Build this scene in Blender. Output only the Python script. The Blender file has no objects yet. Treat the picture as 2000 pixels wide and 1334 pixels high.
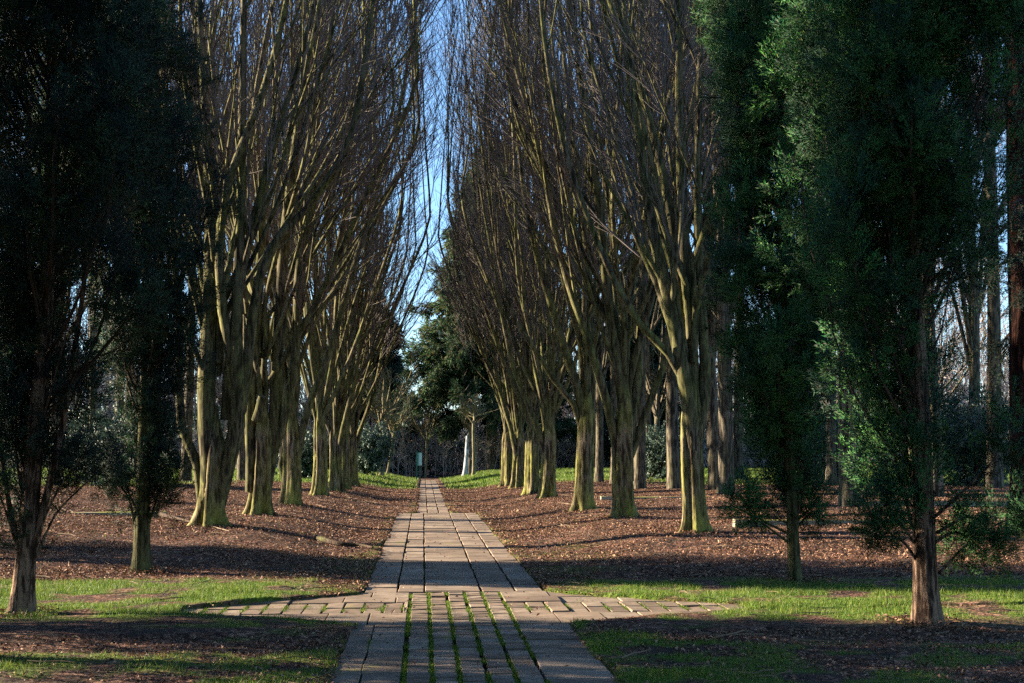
import bpy, math
import numpy as np
from mathutils import Vector, Matrix

C = bpy.context.scene
rad = math.radians
# ------------------------------------------------------------------ camera
F = 2778.0; W0, H0 = 2000.0, 1334.0; CAMH = 1.6
PITCH = rad(4.385); YAW = rad(3.553)
cd = bpy.data.cameras.new('camera'); cam = bpy.data.objects.new('camera', cd)
C.collection.objects.link(cam); C.camera = cam
cd.sensor_width = 36.0; cd.lens = F / W0 * 36.0
cd.clip_start = 0.1; cd.clip_end = 2000
cam.location = (0, 0, CAMH); cam.rotation_euler = (math.pi/2 + PITCH, 0, -YAW)
CAMR = np.array(cam.rotation_euler.to_matrix())
# ------------------------------------------------------------------ sky, sun
SUN_EL = rad(15); SUN_AZ = rad(-74)      # azimuth measured from +Y towards +X
w = bpy.data.worlds.new('World'); C.world = w; w.use_nodes = True
nt = w.node_tree; bg = nt.nodes['Background']
sky = nt.nodes.new('ShaderNodeTexSky'); sky.sky_type = 'NISHITA'; sky.sun_disc = False
sky.sun_elevation = SUN_EL; sky.sun_rotation = SUN_AZ; sky.air_density = 1.0; sky.dust_density = 0.0; sky.ozone_density = 3.6; sky.altitude = 1500
nt.links.new(sky.outputs[0], bg.inputs[0]); bg.inputs[1].default_value = 0.062
sd = bpy.data.lights.new('sun', 'SUN'); sun = bpy.data.objects.new('sun', sd); C.collection.objects.link(sun)
sd.energy = 5.0; sd.angle = rad(0.55); sd.color = (1.0, 0.83, 0.62)
sdir = Vector((math.sin(SUN_AZ)*math.cos(SUN_EL), math.cos(SUN_AZ)*math.cos(SUN_EL), math.sin(SUN_EL)))
sun.rotation_euler = sdir.to_track_quat('Z', 'Y').to_euler()
C.view_settings.view_transform = 'Standard'; C.view_settings.look = 'None'
C.view_settings.exposure = 2.6; C.view_settings.gamma = 1.0
C.cycles.max_bounces = 4; C.cycles.diffuse_bounces = 2; C.cycles.glossy_bounces = 1; C.cycles.transparent_max_bounces = 4
C.cycles.use_denoising = False

rng = np.random.default_rng(7)
# ------------------------------------------------------------------ numpy helpers
def sstep(a, b, x):
    t = np.clip((x - a) / (b - a), 0, 1); return t*t*(3-2*t)
_T = np.random.default_rng(99).random((256, 256))
def noise2(x, y):
    xi = np.floor(x).astype(int); yi = np.floor(y).astype(int); fx = x-xi; fy = y-yi
    fx = fx*fx*(3-2*fx); fy = fy*fy*(3-2*fy)
    a = _T[xi & 255, yi & 255]; b = _T[(xi+1) & 255, yi & 255]; c = _T[xi & 255, (yi+1) & 255]; d = _T[(xi+1) & 255, (yi+1) & 255]
    return (a*(1-fx)+b*fx)*(1-fy) + (c*(1-fx)+d*fx)*fy
def fbm(x, y, o=3):
    s = 0; a = 0.5
    for i in range(o):
        s = s + a*noise2(x*2**i+17*i, y*2**i+5*i); a *= .5
    return s/(1-0.5**o)
def unit(v):
    return v/np.maximum(np.linalg.norm(v, axis=-1, keepdims=True), 1e-9)
def mk(name, V, Fc, mat, parent=None, smooth=False, attrs=None):
    V = np.asarray(V, dtype=np.float32).reshape(-1, 3); Fc = np.asarray(Fc, dtype=np.int32)
    k = Fc.shape[1]; me = bpy.data.meshes.new(name)
    me.vertices.add(len(V)); me.vertices.foreach_set('co', V.ravel())
    me.loops.add(Fc.size); me.loops.foreach_set('vertex_index', Fc.ravel())
    me.polygons.add(len(Fc)); me.polygons.foreach_set('loop_start', np.arange(0, Fc.size, k, dtype=np.int32))
    me.polygons.foreach_set('use_smooth', np.full(len(Fc), bool(smooth)))
    me.update(calc_edges=True)
    for an, arr in (attrs or {}).items():
        if np.ndim(arr) == 2 and np.shape(arr)[1] == 3:
            at = me.attributes.new(an, 'FLOAT_VECTOR', 'POINT'); at.data.foreach_set('vector', np.asarray(arr, dtype=np.float32).ravel()); continue
        at = me.attributes.new(an, 'FLOAT', 'POINT'); at.data.foreach_set('value', np.asarray(arr, dtype=np.float32).ravel())
    me.materials.append(mat)
    o = bpy.data.objects.new(name, me); C.collection.objects.link(o)
    if parent: o.parent = parent
    return o
def tubes(P, R, k, mod=None):
    """P (n,m,3) centre lines, R (n,m) radii -> verts, quads"""
    n, m, _ = P.shape
    T = np.empty_like(P); T[:, 1:-1] = P[:, 2:]-P[:, :-2]; T[:, 0] = P[:, 1]-P[:, 0]; T[:, -1] = P[:, -1]-P[:, -2]
    T = unit(T); ref = np.array([1.0, .31, .07]); U = unit(np.cross(T, ref)); Vv = np.cross(T, U)
    a = np.arange(k)*2*math.pi/k
    rr = R[..., None]*np.ones(k)
    if mod is not None: rr = rr*mod
    ring = P[:, :, None, :] + rr[..., None]*(np.cos(a)[:, None]*U[:, :, None, :] + np.sin(a)[:, None]*Vv[:, :, None, :])
    V = ring.reshape(-1, 3)
    idx = np.arange(n*m*k).reshape(n, m, k)
    A = idx[:, :-1]; B = idx[:, 1:]
    Q = np.stack([A, np.roll(A, -1, 2), np.roll(B, -1, 2), B], -1).reshape(-1, 4)
    return V, Q
def join(parts):
    Vs, Fs, off = [], [], 0
    for V, Q in parts:
        Vs.append(V); Fs.append(Q+off); off += len(V)
    return np.concatenate(Vs), np.concatenate(Fs)
def tag(o, label=None, cat=None, group=None, kind=None):
    if label: o['label'] = label
    if cat: o['category'] = cat
    if group: o['group'] = group
    if kind: o['kind'] = kind
    return o
def empty(name, loc, rz=0):
    o = bpy.data.objects.new(name, None); C.collection.objects.link(o)
    o.location = loc; o.rotation_euler = (0, 0, rz); o.empty_display_size = .3
    return o
def dup(root, loc, rz, sc, label, group=None):
    r = root.copy(); C.collection.objects.link(r); r.location = loc; r.rotation_euler = (0, 0, rz); r.scale = (sc, sc, sc) if not hasattr(sc, '__len__') else sc
    r['label'] = label
    if group: r['group'] = group
    for ch in list(root.children):
        c = ch.copy(); C.collection.objects.link(c); c.parent = r
        for g in list(ch.children):
            d = g.copy(); C.collection.objects.link(d); d.parent = c
    return r
def resample(pts, rs, n):
    pts = np.asarray(pts, float); rs = np.asarray(rs, float)
    # Catmull-Rom
    p = np.vstack([2*pts[0]-pts[1], pts, 2*pts[-1]-pts[-2]]); out = []; ro = []
    L = np.concatenate([[0], np.cumsum(np.linalg.norm(np.diff(pts, axis=0), axis=1))]); tt = np.linspace(0, L[-1], n)
    for t in tt:
        i = min(max(np.searchsorted(L, t, 'right')-1, 0), len(pts)-2); u = (t-L[i])/(L[i+1]-L[i])
        a, b, c, d = p[i], p[i+1], p[i+2], p[i+3]
        out.append(.5*((2*b)+(-a+c)*u+(2*a-5*b+4*c-d)*u*u+(-a+3*b-3*c+d)*u**3)); ro.append(rs[i]*(1-u)+rs[i+1]*u)
    return np.array(out), np.array(ro)

# ------------------------------------------------------------------ terrain function
XC = 0.34
def ground(x, y):
    x = np.asarray(x, float); y = np.asarray(y, float); d = np.abs(x-XC)
    far = sstep(17, 25, y)
    z = far*(0.28*sstep(1.2, 3.6, d) + 0.12*sstep(4.5, 9, d))
    z = z + (0.06*(fbm(x*.5, y*.5)-.5) + .03*(fbm(x*2.1, y*2.1)-.5))*sstep(0.9, 2.5, d)
    # low grassy mounds where the avenue ends
    z = z + 0.17*sstep(57, 70, y)*sstep(0.5, 2.6, d)*(1-sstep(76, 90, y)*.6)
    return z
def ray(px, py):
    v = CAMR @ np.array([(px-W0/2)/F, -(py-H0/2)/F, -1.0]); return v/np.linalg.norm(v)
def W(px, py, Y):
    v = ray(px, py); return np.array([v[0]/v[1]*Y, Y, CAMH+v[2]/v[1]*Y])
def G(px, py):
    v = ray(px, py); Y = 8.0
    for i in range(6000):
        x = v[0]/v[1]*Y; z = CAMH+v[2]/v[1]*Y
        if z <= float(ground(x, Y)): break
        Y += 0.02
    return x, Y

# ------------------------------------------------------------------ materials
def mat(name, rough=.9, spec=.25):
    m = bpy.data.materials.new(name); m.use_nodes = True
    b = m.node_tree.nodes['Principled BSDF']; b.inputs['Roughness'].default_value = rough
    b.inputs['Specular IOR Level'].default_value = spec
    return m, m.node_tree, b
def nd(t, ty, **kw):
    n = t.nodes.new(ty)
    for k, v in kw.items(): setattr(n, k, v)
    return n
def coords(t, kind, scale):
    tc = nd(t, 'ShaderNodeTexCoord'); mp = nd(t, 'ShaderNodeMapping'); mp.inputs['Scale'].default_value = scale
    t.links.new(tc.outputs[kind], mp.inputs[0]); return mp.outputs[0]
def noise(t, vec, scale, detail=4, rough=.6):
    n = nd(t, 'ShaderNodeTexNoise'); n.inputs['Scale'].default_value = scale; n.inputs['Detail'].default_value = detail; n.inputs['Roughness'].default_value = rough
    t.links.new(vec, n.inputs['Vector']); return n.outputs['Fac']
def ramp(t, fac, stops):
    r = nd(t, 'ShaderNodeValToRGB'); e = r.color_ramp.elements
    while len(e) < len(stops): e.new(.5)
    for i, (p, c) in enumerate(stops):
        e[i].position = p; e[i].color = (*c, 1) if len(c) == 3 else c
    t.links.new(fac, r.inputs[0]); return r.outputs[0]
def mix(t, f, a, b, mode='MIX'):
    m = nd(t, 'ShaderNodeMix', data_type='RGBA', blend_type=mode)
    for s, v in ((0, f), (6, a), (7, b)):
        if hasattr(v, 'links'): t.links.new(v, m.inputs[s])
        else: m.inputs[s].default_value = v if s == 0 else (*v, 1)
    return m.outputs[2]
def bump(t, b, h, dist, strength=1.0):
    n = nd(t, 'ShaderNodeBump'); n.inputs['Distance'].default_value = dist; n.inputs['Strength'].default_value = strength
    t.links.new(h, n.inputs['Height']); t.links.new(n.outputs[0], b.inputs['Normal'])
def bark(name, dark, mid, moss, moss_amt=.5, lichen=None, sc=1.0, bd=.03):
    m, t, b = mat(name, .95, .1)
    v = coords(t, 'Object', (9*sc, 9*sc, 1.5*sc)); v2 = coords(t, 'Object', (1, 1, .55))
    streak = noise(t, v, 1.6, 6, .65)
    col = ramp(t, streak, [(.34, tuple(c*.45 for c in dark)), (.46, dark), (.56, mid), (.75, tuple(c*1.2 for c in mid))])
    patch = noise(t, v2, 1.7, 4, .6)
    pf = ramp(t, patch, [(max(.02, .62-moss_amt*.5), (0, 0, 0)), (min(.98, .8-moss_amt*.35), (1, 1, 1))])
    fine = noise(t, coords(t, 'Object', (5, 5, 1.6)), 2, 4)
    mossc = mix(t, ramp(t, fine, [(.35, (0, 0, 0)), (.65, (1, 1, 1))]), tuple(c*.35 for c in moss), tuple(c*1.45 for c in moss)); mossc = mix(t, ramp(t, streak, [(.36, (.85, .85, .85)), (.5, (0, 0, 0))]), mossc, tuple(c*.3 for c in dark))
    col = mix(t, pf, col, mossc)
    if lichen:
        lf = ramp(t, noise(t, coords(t, 'Object', (2, 2, 1)), 1.3, 5, .7), [(.60, (0, 0, 0)), (.70, (1, 1, 1))])
        col = mix(t, lf, col, lichen)
    t.links.new(col, b.inputs['Base Color'])
    bump(t, b, streak, bd)
    return m
def island(name, stops, rough=.8, spec=.3, trans=0.0, noise_amt=0, tint=False):
    """one colour per leaf / blade / stone"""
    m, t, b = mat(name, rough, spec)
    g = nd(t, 'ShaderNodeNewGeometry')
    col = ramp(t, g.outputs['Random Per Island'], stops)
    if noise_amt:
        f = noise(t, coords(t, 'Object', (1, 1, 1)), .9, 3)
        col = mix(t, f, mix(t, 1.0, col, (1-noise_amt,)*3, 'MULTIPLY'), col)
    if tint:
        at = nd(t, 'ShaderNodeAttribute', attribute_name='tint'); col = mix(t, at.outputs['Fac'], mix(t, 1.0, col, (.45, .5, .6), 'MULTIPLY'), mix(t, 1.0, col, (1.75, 1.5, .85), 'MULTIPLY'))
    t.links.new(col, b.inputs['Base Color'])
    if tint:     # blades of one clump share a rounded normal
        an = nd(t, 'ShaderNodeAttribute', attribute_name='cn'); vt = nd(t, 'ShaderNodeVectorTransform', vector_type='NORMAL', convert_from='OBJECT', convert_to='WORLD'); t.links.new(an.outputs['Vector'], vt.inputs[0])
        sc_ = nd(t, 'ShaderNodeVectorMath', operation='SCALE'); t.links.new(vt.outputs[0], sc_.inputs[0]); sc_.inputs['Scale'].default_value = 2.4
        ad = nd(t, 'ShaderNodeVectorMath', operation='ADD'); t.links.new(sc_.outputs[0], ad.inputs[0]); t.links.new(g.outputs['Normal'], ad.inputs[1])
        nm = nd(t, 'ShaderNodeVectorMath', operation='NORMALIZE'); t.links.new(ad.outputs[0], nm.inputs[0]); t.links.new(nm.outputs[0], b.inputs['Normal'])
    if trans:
        tr = nd(t, 'ShaderNodeBsdfTranslucent'); t.links.new(col, tr.inputs[0]); ms = nd(t, 'ShaderNodeMixShader'); ms.inputs[0].default_value = trans
        t.links.new(b.outputs[0], ms.inputs[1]); t.links.new(tr.outputs[0], ms.inputs[2])
        t.links.new(ms.outputs[0], t.nodes['Material Output'].inputs[0])
    return m
M = {}
M['trunk'] = bark('mossy hornbeam bark', (.05, .038, .025), (.20, .16, .10), (.165, .165, .042), .58, (.27, .26, .04), 1, .03)
M['bough'] = bark('green hornbeam bark', (.035, .03, .02), (.13, .11, .07), (.105, .108, .038), .5, None, 1.2, .012)
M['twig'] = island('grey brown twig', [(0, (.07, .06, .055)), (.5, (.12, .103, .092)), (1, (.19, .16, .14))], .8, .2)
M['haze_twig'] = island('haze-lightened far twig', [(0, (.20, .18, .175)), (1, (.36, .31, .28))], .8, .2)  # twig colour lightened in place of distant haze
M['grove'] = bark('smooth grove bark', (.04, .035, .027), (.13, .11, .08), (.10, .10, .05), .3, None, 1, .015)
M['cy_bark'] = bark('brown cypress bark', (.045, .028, .02), (.20, .135, .092), (.07, .07, .03), .12, None, 1.6, .03)
M['cy_bark_moss'] = bark('mossy cypress bark', (.03, .024, .015), (.10, .08, .045), (.07, .076, .03), .6, None, 1.6, .03)
M['red_bark'] = bark('red fibrous bark', (.014, .006, .005), (.045, .019, .013), (.05, .03, .018), .1, None, 1.4, .08)
M['pale_bark'] = bark('pale birch bark', (.14, .15, .16), (.36, .39, .42), (.3, .32, .3), .2, None, 1, .01)
M['young_bark'] = bark('young tree bark', (.08, .07, .045), (.19, .155, .10), (.14, .14, .07), .4, None, 1.5, .01)
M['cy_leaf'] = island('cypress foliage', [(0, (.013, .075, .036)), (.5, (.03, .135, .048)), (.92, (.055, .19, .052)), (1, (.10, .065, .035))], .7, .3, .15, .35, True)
M['cy_leaf_shaded'] = island('shade-darkened cypress foliage', [(0, (.008, .034, .024)), (.6, (.016, .06, .038)), (1, (.035, .035, .02))], .7, .3, .12, .35, True)  # darker copy of the cypress foliage, with shade put into its colour
M['cy_dead'] = island('dead cypress twigs', [(0, (.025, .017, .013)), (1, (.07, .045, .03))], .8, .2)
M['cedar_leaf'] = island('cedar needles', [(0, (.012, .045, .030)), (.55, (.028, .08, .045)), (.85, (.06, .085, .04)), (1, (.12, .07, .045))], .8, .2, .1, .3, True)
M['shrub_leaf'] = island('haze-lightened shrub leaves', [(0, (.035, .07, .06)), (.7, (.07, .12, .085)), (1, (.12, .17, .09))], .5, .4, .1, .3)  # leaf colour lifted to stand in for haze at the wood edge
M['grass'] = island('winter grass', [(0, (.03, .07, .008)), (.45, (.08, .16, .014)), (.85, (.21, .29, .03)), (1, (.30, .24, .09))], .6, .3, .35, .3)
M['moss'] = island('joint moss', [(0, (.045, .085, .012)), (.6, (.09, .16, .015)), (1, (.16, .20, .02))], .8, .2, .2)
M['litter'] = island('fallen leaves', [(0, (.05, .028, .018)), (.45, (.12, .064, .037)), (.8, (.30, .158, .10)), (.97, (.38, .24, .145)), (1, (.42, .31, .2))], .7, .3, .12)
M['stick'] = island('dry sticks', [(0, (.05, .036, .025)), (1, (.22, .16, .105))], .8, .2)
# paving
m, t, b = mat('sandy paving stone', .85, .25); M['slab'] = m
g = nd(t, 'ShaderNodeNewGeometry')
col = ramp(t, g.outputs['Random Per Island'], [(0, (.24, .17, .12)), (.5, (.36, .265, .19)), (1, (.46, .36, .27))])
v = coords(t, 'Object', (1, 1, 1)); v3 = coords(t, 'Object', (1.5, 12, 1))
sf = noise(t, v, 2.2, 6, .7); col = mix(t, ramp(t, sf, [(.35, (0, 0, 0)), (.7, (1, 1, 1))]), mix(t, 1, col, (.50, .49, .47), 'MULTIPLY'), col)
col = mix(t, ramp(t, noise(t, coords(t, 'Object', (1, .5, 1)), .8, 5, .75), [(.40, (.75, .75, .75)), (.60, (0, 0, 0))]), col, mix(t, 1, col, (.62, .60, .58), 'MULTIPLY')); gr = noise(t, v3, 4, 4, .6); col = mix(t, ramp(t, gr, [(.42, (.55, .55, .55)), (.55, (0, 0, 0))]), col, (.09, .075, .055))
mf = ramp(t, noise(t, coords(t, 'Object', (1, .7, 1)), .9, 5, .7), [(.62, (0, 0, 0)), (.72, (.8, .8, .8))]); col = mix(t, mf, col, (.20, .19, .05))
t.links.new(col, b.inputs['Base Color']); bump(t, b, noise(t, v, 30, 4, .7), .002, .6)
m, t, b = mat('old stone kerb', .9, .2); M['kerb'] = m
v = coords(t, 'Object', (1, 1, 1)); col = ramp(t, noise(t, v, 6, 5, .7), [(.3, (.16, .14, .10)), (.7, (.32, .28, .20))])
gm = nd(t, 'ShaderNodeNewGeometry'); sx = nd(t, 'ShaderNodeSeparateXYZ'); t.links.new(gm.outputs['Normal'], sx.inputs[0])
ml = nd(t, 'ShaderNodeMath', operation='MULTIPLY'); t.links.new(sx.outputs[2], ml.inputs[0]); t.links.new(ramp(t, noise(t, v, 3, 4), [(.38, (0, 0, 0)), (.5, (1, 1, 1))]), ml.inputs[1])
col = mix(t, ml.outputs[0], col, (.22, .23, .035)); t.links.new(col, b.inputs['Base Color']); bump(t, b, noise(t, v, 20, 4), .01)
# ground
m, t, b = mat('leaf littered earth', .95, .1); M['ground'] = m
v = coords(t, 'Object', (1, 1, 1)); a = nd(t, 'ShaderNodeAttribute', attribute_name='grass'); a2 = nd(t, 'ShaderNodeAttribute', attribute_name='moss')
vo = nd(t, 'ShaderNodeTexVoronoi'); vo.inputs['Scale'].default_value = 22; vo.inputs['Randomness'].default_value = 1; t.links.new(v, vo.inputs['Vector'])
sp = nd(t, 'ShaderNodeSeparateColor'); t.links.new(vo.outputs['Color'], sp.inputs[0])
lit = ramp(t, sp.outputs[0], [(0, (.035, .022, .018)), (.4, (.10, .054, .038)), (.75, (.21, .108, .072)), (1, (.36, .22, .145))])
big = noise(t, v, .55, 5, .65); lit = mix(t, ramp(t, big, [(.35, (0, 0, 0)), (.65, (1, 1, 1))]), mix(t, 1, lit, (.5, .48, .5), 'MULTIPLY'), lit)
soil = ramp(t, noise(t, v, 9, 5, .7), [(.35, (.03, .022, .017)), (.7, (.085, .062, .045))]); lit = mix(t, ramp(t, noise(t, v, 1.3, 5, .7), [(.5, (0, 0, 0)), (.6, (.9, .9, .9))]), lit, soil)
gc = ramp(t, noise(t, v, 14, 5, .75), [(.3, (.03, .06, .01)), (.5, (.075, .15, .015)), (.75, (.15, .25, .03))])
col = mix(t, a.outputs['Fac'], lit, gc); mc = ramp(t, noise(t, v, 8, 4), [(.3, (.05, .06, .015)), (.7, (.15, .17, .03))])
col = mix(t, a2.outputs['Fac'], col, mc)
t.links.new(col, b.inputs['Base Color']); bump(t, b, mix(t, .6, vo.outputs['Distance'], noise(t, v, 30, 4, .7)), .05)

# ------------------------------------------------------------------ ground sheet
def halfwidths(y):            # paved strip limits as (x0,x1)
    y = np.asarray(y, float)
    x0 = np.where(y < 13.4, -.64, np.where(y < 36.8, -.67, -.16)); x1 = np.where(y < 13.4, 1.365, np.where(y < 36.8, 1.385, .70))
    return x0, x1
def cross_lim(x):
    lx = np.clip((-.64-x)/1.75, 0, 1); rx = np.clip((x-1.37)/1.9, 0, 1); k = np.maximum(lx, rx)**.8
    lo = 13.3+(14.2-13.3)*k; hi = 16.35-(16.35-14.75)*k
    hi = np.where(k >= 1, lo-1, hi); st = (x > 2.6) & (hi < lo)
    lo = np.where(st, 14.12, lo); hi = np.where(st, 14.27, hi)
    return lo, hi
def paved(x, y, g=0.0):
    x0, x1 = halfwidths(y); lo, hi = cross_lim(x)
    n = .05*(noise2(x*5, y*5)-.5)+.10*(noise2(x*1.6, y*1.6)-.5)
    a = (x > x0-g+n) & (x < x1+g+n) & (y < 78); b2 = (y > lo-g+n) & (y < hi+g+n)
    return a | b2
def grassmask(x, y):
    n = fbm(x*.9+3, y*.9, 4); n2 = fbm(x*3, y*3, 3)
    L = x < XC
    upL = 17.9-.25*(x+4)*.5; 
    strip = np.where(L, sstep(13.4, 14.0, y)*(1-sstep(17.3, 18.1, y-.0*upL)), sstep(11.9, 12.9, y)*(1-sstep(16.7, 17.7, y)))
    strip = strip*np.where(L, 1-.5*sstep(-1.6, -1.0, x)*sstep(16, 17, y), 1)
    near = (1-sstep(13.0, 13.8, y))*sstep(.42, .58, n)*.8
    wedgeL = (1-sstep(13.9, 14.3, y))*sstep(12.5, 13.2, y+.25*x)*sstep(-3.1, -2.0, x)*.9*L
    wedgeR = (1-sstep(12.5, 13.5, y))*(1-sstep(2.3, 3.3, x+(13-y)*.12))*(~L)*sstep(.3, .45, n)
    g = np.maximum.reduce([strip*sstep(.42, .60, n*.45+n2*.55+.05), near*.9*sstep(.3, .5, n2), wedgeL*sstep(.40, .56, n2), wedgeR*sstep(.40, .56, n2)])
    litterR = sstep(2.2, 2.8, x)*sstep(11.5, 11.9, y)*(1-sstep(12.9, 13.3, y)); g = g*(1-.85*litterR)
    litterL = (x < -1.2)*sstep(11.9, 12.3, y+.12*(x+2))*(1-sstep(13.1, 13.5, y+.1*(x+2)))*(1-sstep(-3.0, -1.6, x)); g = g*(1-.9*litterL)
    d = np.abs(x-XC)
    far = sstep(57, 60, y+2*(n-.5))*sstep(.5, .9, d)*(1-sstep(80, 84, y)); far2 = sstep(46, 52, y)*sstep(7, 10, d)*(1-sstep(80, 84, y))*sstep(.35, .5, n)
    return np.clip(np.maximum.reduce([g, far, far2]), 0, 1)*(~paved(x, y))
def axis(segs):
    out = [np.arange(a, b2, s) for a, b2, s in segs]; return np.concatenate(out+[[segs[-1][1]]])
xs = axis([(-900, -120, 60), (-120, -30, 6), (-30, -8, .5), (-8, -2.6, .12), (-2.6, 3.2, .05), (3.2, 9, .12), (9, 30, .5), (30, 120, 6), (120, 900, 60)])
ys = axis([(-300, -20, 20), (-20, 7, 1), (7, 19, .05), (19, 40, .12), (40, 90, .3), (90, 200, 4), (200, 1500, 60)])
X, Y = np.meshgrid(xs, ys, indexing='ij'); PV = paved(X, Y)
Z = ground(X, Y) + .022*(fbm(X*6, Y*6, 2)-.5)*((Y > 5) & (Y < 90))
Zp = ground(np.full_like(Y, XC), Y)-.05
Z = np.where(PV, Zp, Z+.018+.022*((Y > 12.5) & (Y < 17.5))*sstep(1.2, 2.0, np.abs(X-XC)))
idx = np.arange(X.size).reshape(X.shape)
Q = np.stack([idx[:-1, :-1], idx[1:, :-1], idx[1:, 1:], idx[:-1, 1:]], -1).reshape(-1, 4)
GM = grassmask(X, Y); x0, x1 = halfwidths(Y)
MS = sstep(.45, .6, fbm(X*1.1+9, Y*1.1, 3))*(Y > 16)*(Y < 24)*np.clip(1.6-np.abs(np.where(X < XC, X-x0, X-x1)), 0, 1)*.8
MS = np.maximum(MS, .75*((np.abs(X-x0) < .22) | (np.abs(X-x1) < .22))*(Y < 45)*sstep(.35, .6, fbm(X*2, Y*2, 3)))
MS = np.maximum(MS, PV*.8)
go = mk('ground', np.stack([X, Y, Z], -1), Q, M['ground'], None, True, {'grass': GM*.9, 'moss': MS*(1-GM)}); tag(go, kind='structure')

# ------------------------------------------------------------------ paving
def slabs(cells, h=.05, gap=.004, jit=.004):
    n = len(cells); c = np.array(cells, float)     # x0,x1,y0,y1
    g = gap; V = np.zeros((n, 8, 3)); dz = rng.normal(0, jit, n); tx = rng.normal(0, jit*.6, (n, 4)); bv = .006
    jj = rng.uniform(-.006, .006, (n, 4)); c = c + jj*np.array([1, 1, 1, 1]); gy = np.where(c[:, 3]-c[:, 2] < .3, .013, .007)
    xs_ = [c[:, 0]+g, c[:, 1]-g, c[:, 1]-g, c[:, 0]+g]; ys_ = [c[:, 2]+gy, c[:, 2]+gy, c[:, 3]-gy, c[:, 3]-gy]
    sxn = [1, -1, -1, 1]; syn = [1, 1, -1, -1]
    for k in range(4):
        V[:, k] = np.stack([xs_[k], ys_[k], -h+0*dz], -1)
    V12 = np.zeros((n, 12, 3)); V12[:, :4] = V[:, :4]
    for k in range(4):
        V12[:, 4+k] = np.stack([xs_[k], ys_[k], dz+tx[:, k]-bv], -1)
        V12[:, 8+k] = np.stack([xs_[k]+bv*sxn[k], ys_[k]+bv*syn[k], dz+tx[:, k]], -1)
    q = []
    for k in range(4):
        k2 = (k+1) % 4; q += [[k, k2, 4+k2, 4+k], [4+k, 4+k2, 8+k2, 8+k]]
    q.append([8, 9, 10, 11]); q = np.array(q)
    return V12.reshape(-1, 3), (q[None]+(np.arange(n)*12)[:, None, None]).reshape(-1, 4)
cells = []; moss_lines = []
def column(x0, x1, y0, y1, p, jit=.15):
    y = y0 - rng.uniform(0, p)
    while y < y1:
        q_ = p*rng.uniform(1-jit, 1+jit); a = max(y, y0); b_ = min(y+q_, y1)
        if b_-a > .03: cells.append((x0, x1, a, b_))
        y += q_
for x0_, x1_, p in ((-.64, -.44, .62), (-.44, -.15, .55), (.875, 1.365, .42)): column(x0_, x1_, 5, 13.35, p)
bx = [-.11, .07, .285, .49, .69, .875]; bx = np.linspace(-.13, .865, 6)
for i in range(5): column(bx[i]+.014, bx[i+1]-.014, 5, 16.3, .19, .08)
for x in bx: moss_lines.append((x, x, 6, 16.3, .03))
# crossing strip
def row(y0, y1, xa, xb, p, jit=.1):
    x = xa
    while x < xb:
        q_ = p*rng.uniform(1-jit, 1+jit); cx = x+q_/2
        lo, hi = cross_lim(np.array([cx]))
        if hi[0] > y0+.05 and lo[0] < y1-.05 : cells.append((x, min(x+q_, xb), y0, y1))
        x += q_
for xa, xb in ((-2.6, -.15), (.875, 3.4)):
    row(13.35, 14.25, xa, xb, .42); row(15.2, 15.75, xa, xb, .60); row(15.76, 16.33, xa, xb, .5)
    x = xa
    while x < xb-.03:
        xe = min(x+.196, xb); cells.append((x+.006, xe, 14.27, 14.72)); cells.append((x+.006, xe, 14.73, 15.18)); moss_lines.append((x, x, 14.45, 15.0, .02)); x += .2
for k in range(14): cells.append((3.6+k*.6, 4.18+k*.6, 14.1, 14.29))
# main avenue, five columns
cx = [-.67, -.29, .02, .67, 1.06, 1.385]
for i in range(5): column(cx[i]+.008, cx[i+1]-.008, 16.4, 36.8, .62, .04)
cx2 = [-.15, .11, .40, .69]
for i in range(3): column(cx2[i]+.01, cx2[i+1]-.01, 36.85, 78, 1.5, .12)
V, Q = slabs(cells); po = mk('path', V, Q, M['slab']); tag(po, kind='structure')

# moss and grass in joints, grass blades
def blades(px, py, pz, h, wd, lean=.5):
    n = len(px); a = rng.uniform(0, 2*math.pi, n); l = rng.uniform(0, 2*math.pi, n); ln = h*lean*rng.random(n)
    V = np.zeros((n, 3, 3)); V[:, 0] = np.stack([px-np.cos(a)*wd/2, py-np.sin(a)*wd/2, pz-.01], -1); V[:, 1] = np.stack([px+np.cos(a)*wd/2, py+np.sin(a)*wd/2, pz-.01], -1)
    V[:, 2] = np.stack([px+np.cos(l)*ln, py+np.sin(l)*ln, pz+h*rng.uniform(.5, 1.1, n)], -1)
    return V.reshape(-1, 3), np.arange(n*3).reshape(-1, 3)
mp = []
for xa, xb, ya, yb, wd in moss_lines:
    n = int((yb-ya)*520); y = rng.uniform(ya, yb, n); keep = fbm(y*1.3+xa*9, y*0+xa*31, 3) > .33; y = y[keep]; mp.append(np.stack([xa+rng.normal(0, .013, len(y)), y], -1))
for xj in (-.44, ):
    y = rng.uniform(8, 15, 3000); y = y[fbm(y*1.7, y*0+3, 3) > .55]; mp.append(np.stack([xj+rng.normal(0, .012, len(y)), y], -1))
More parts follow.
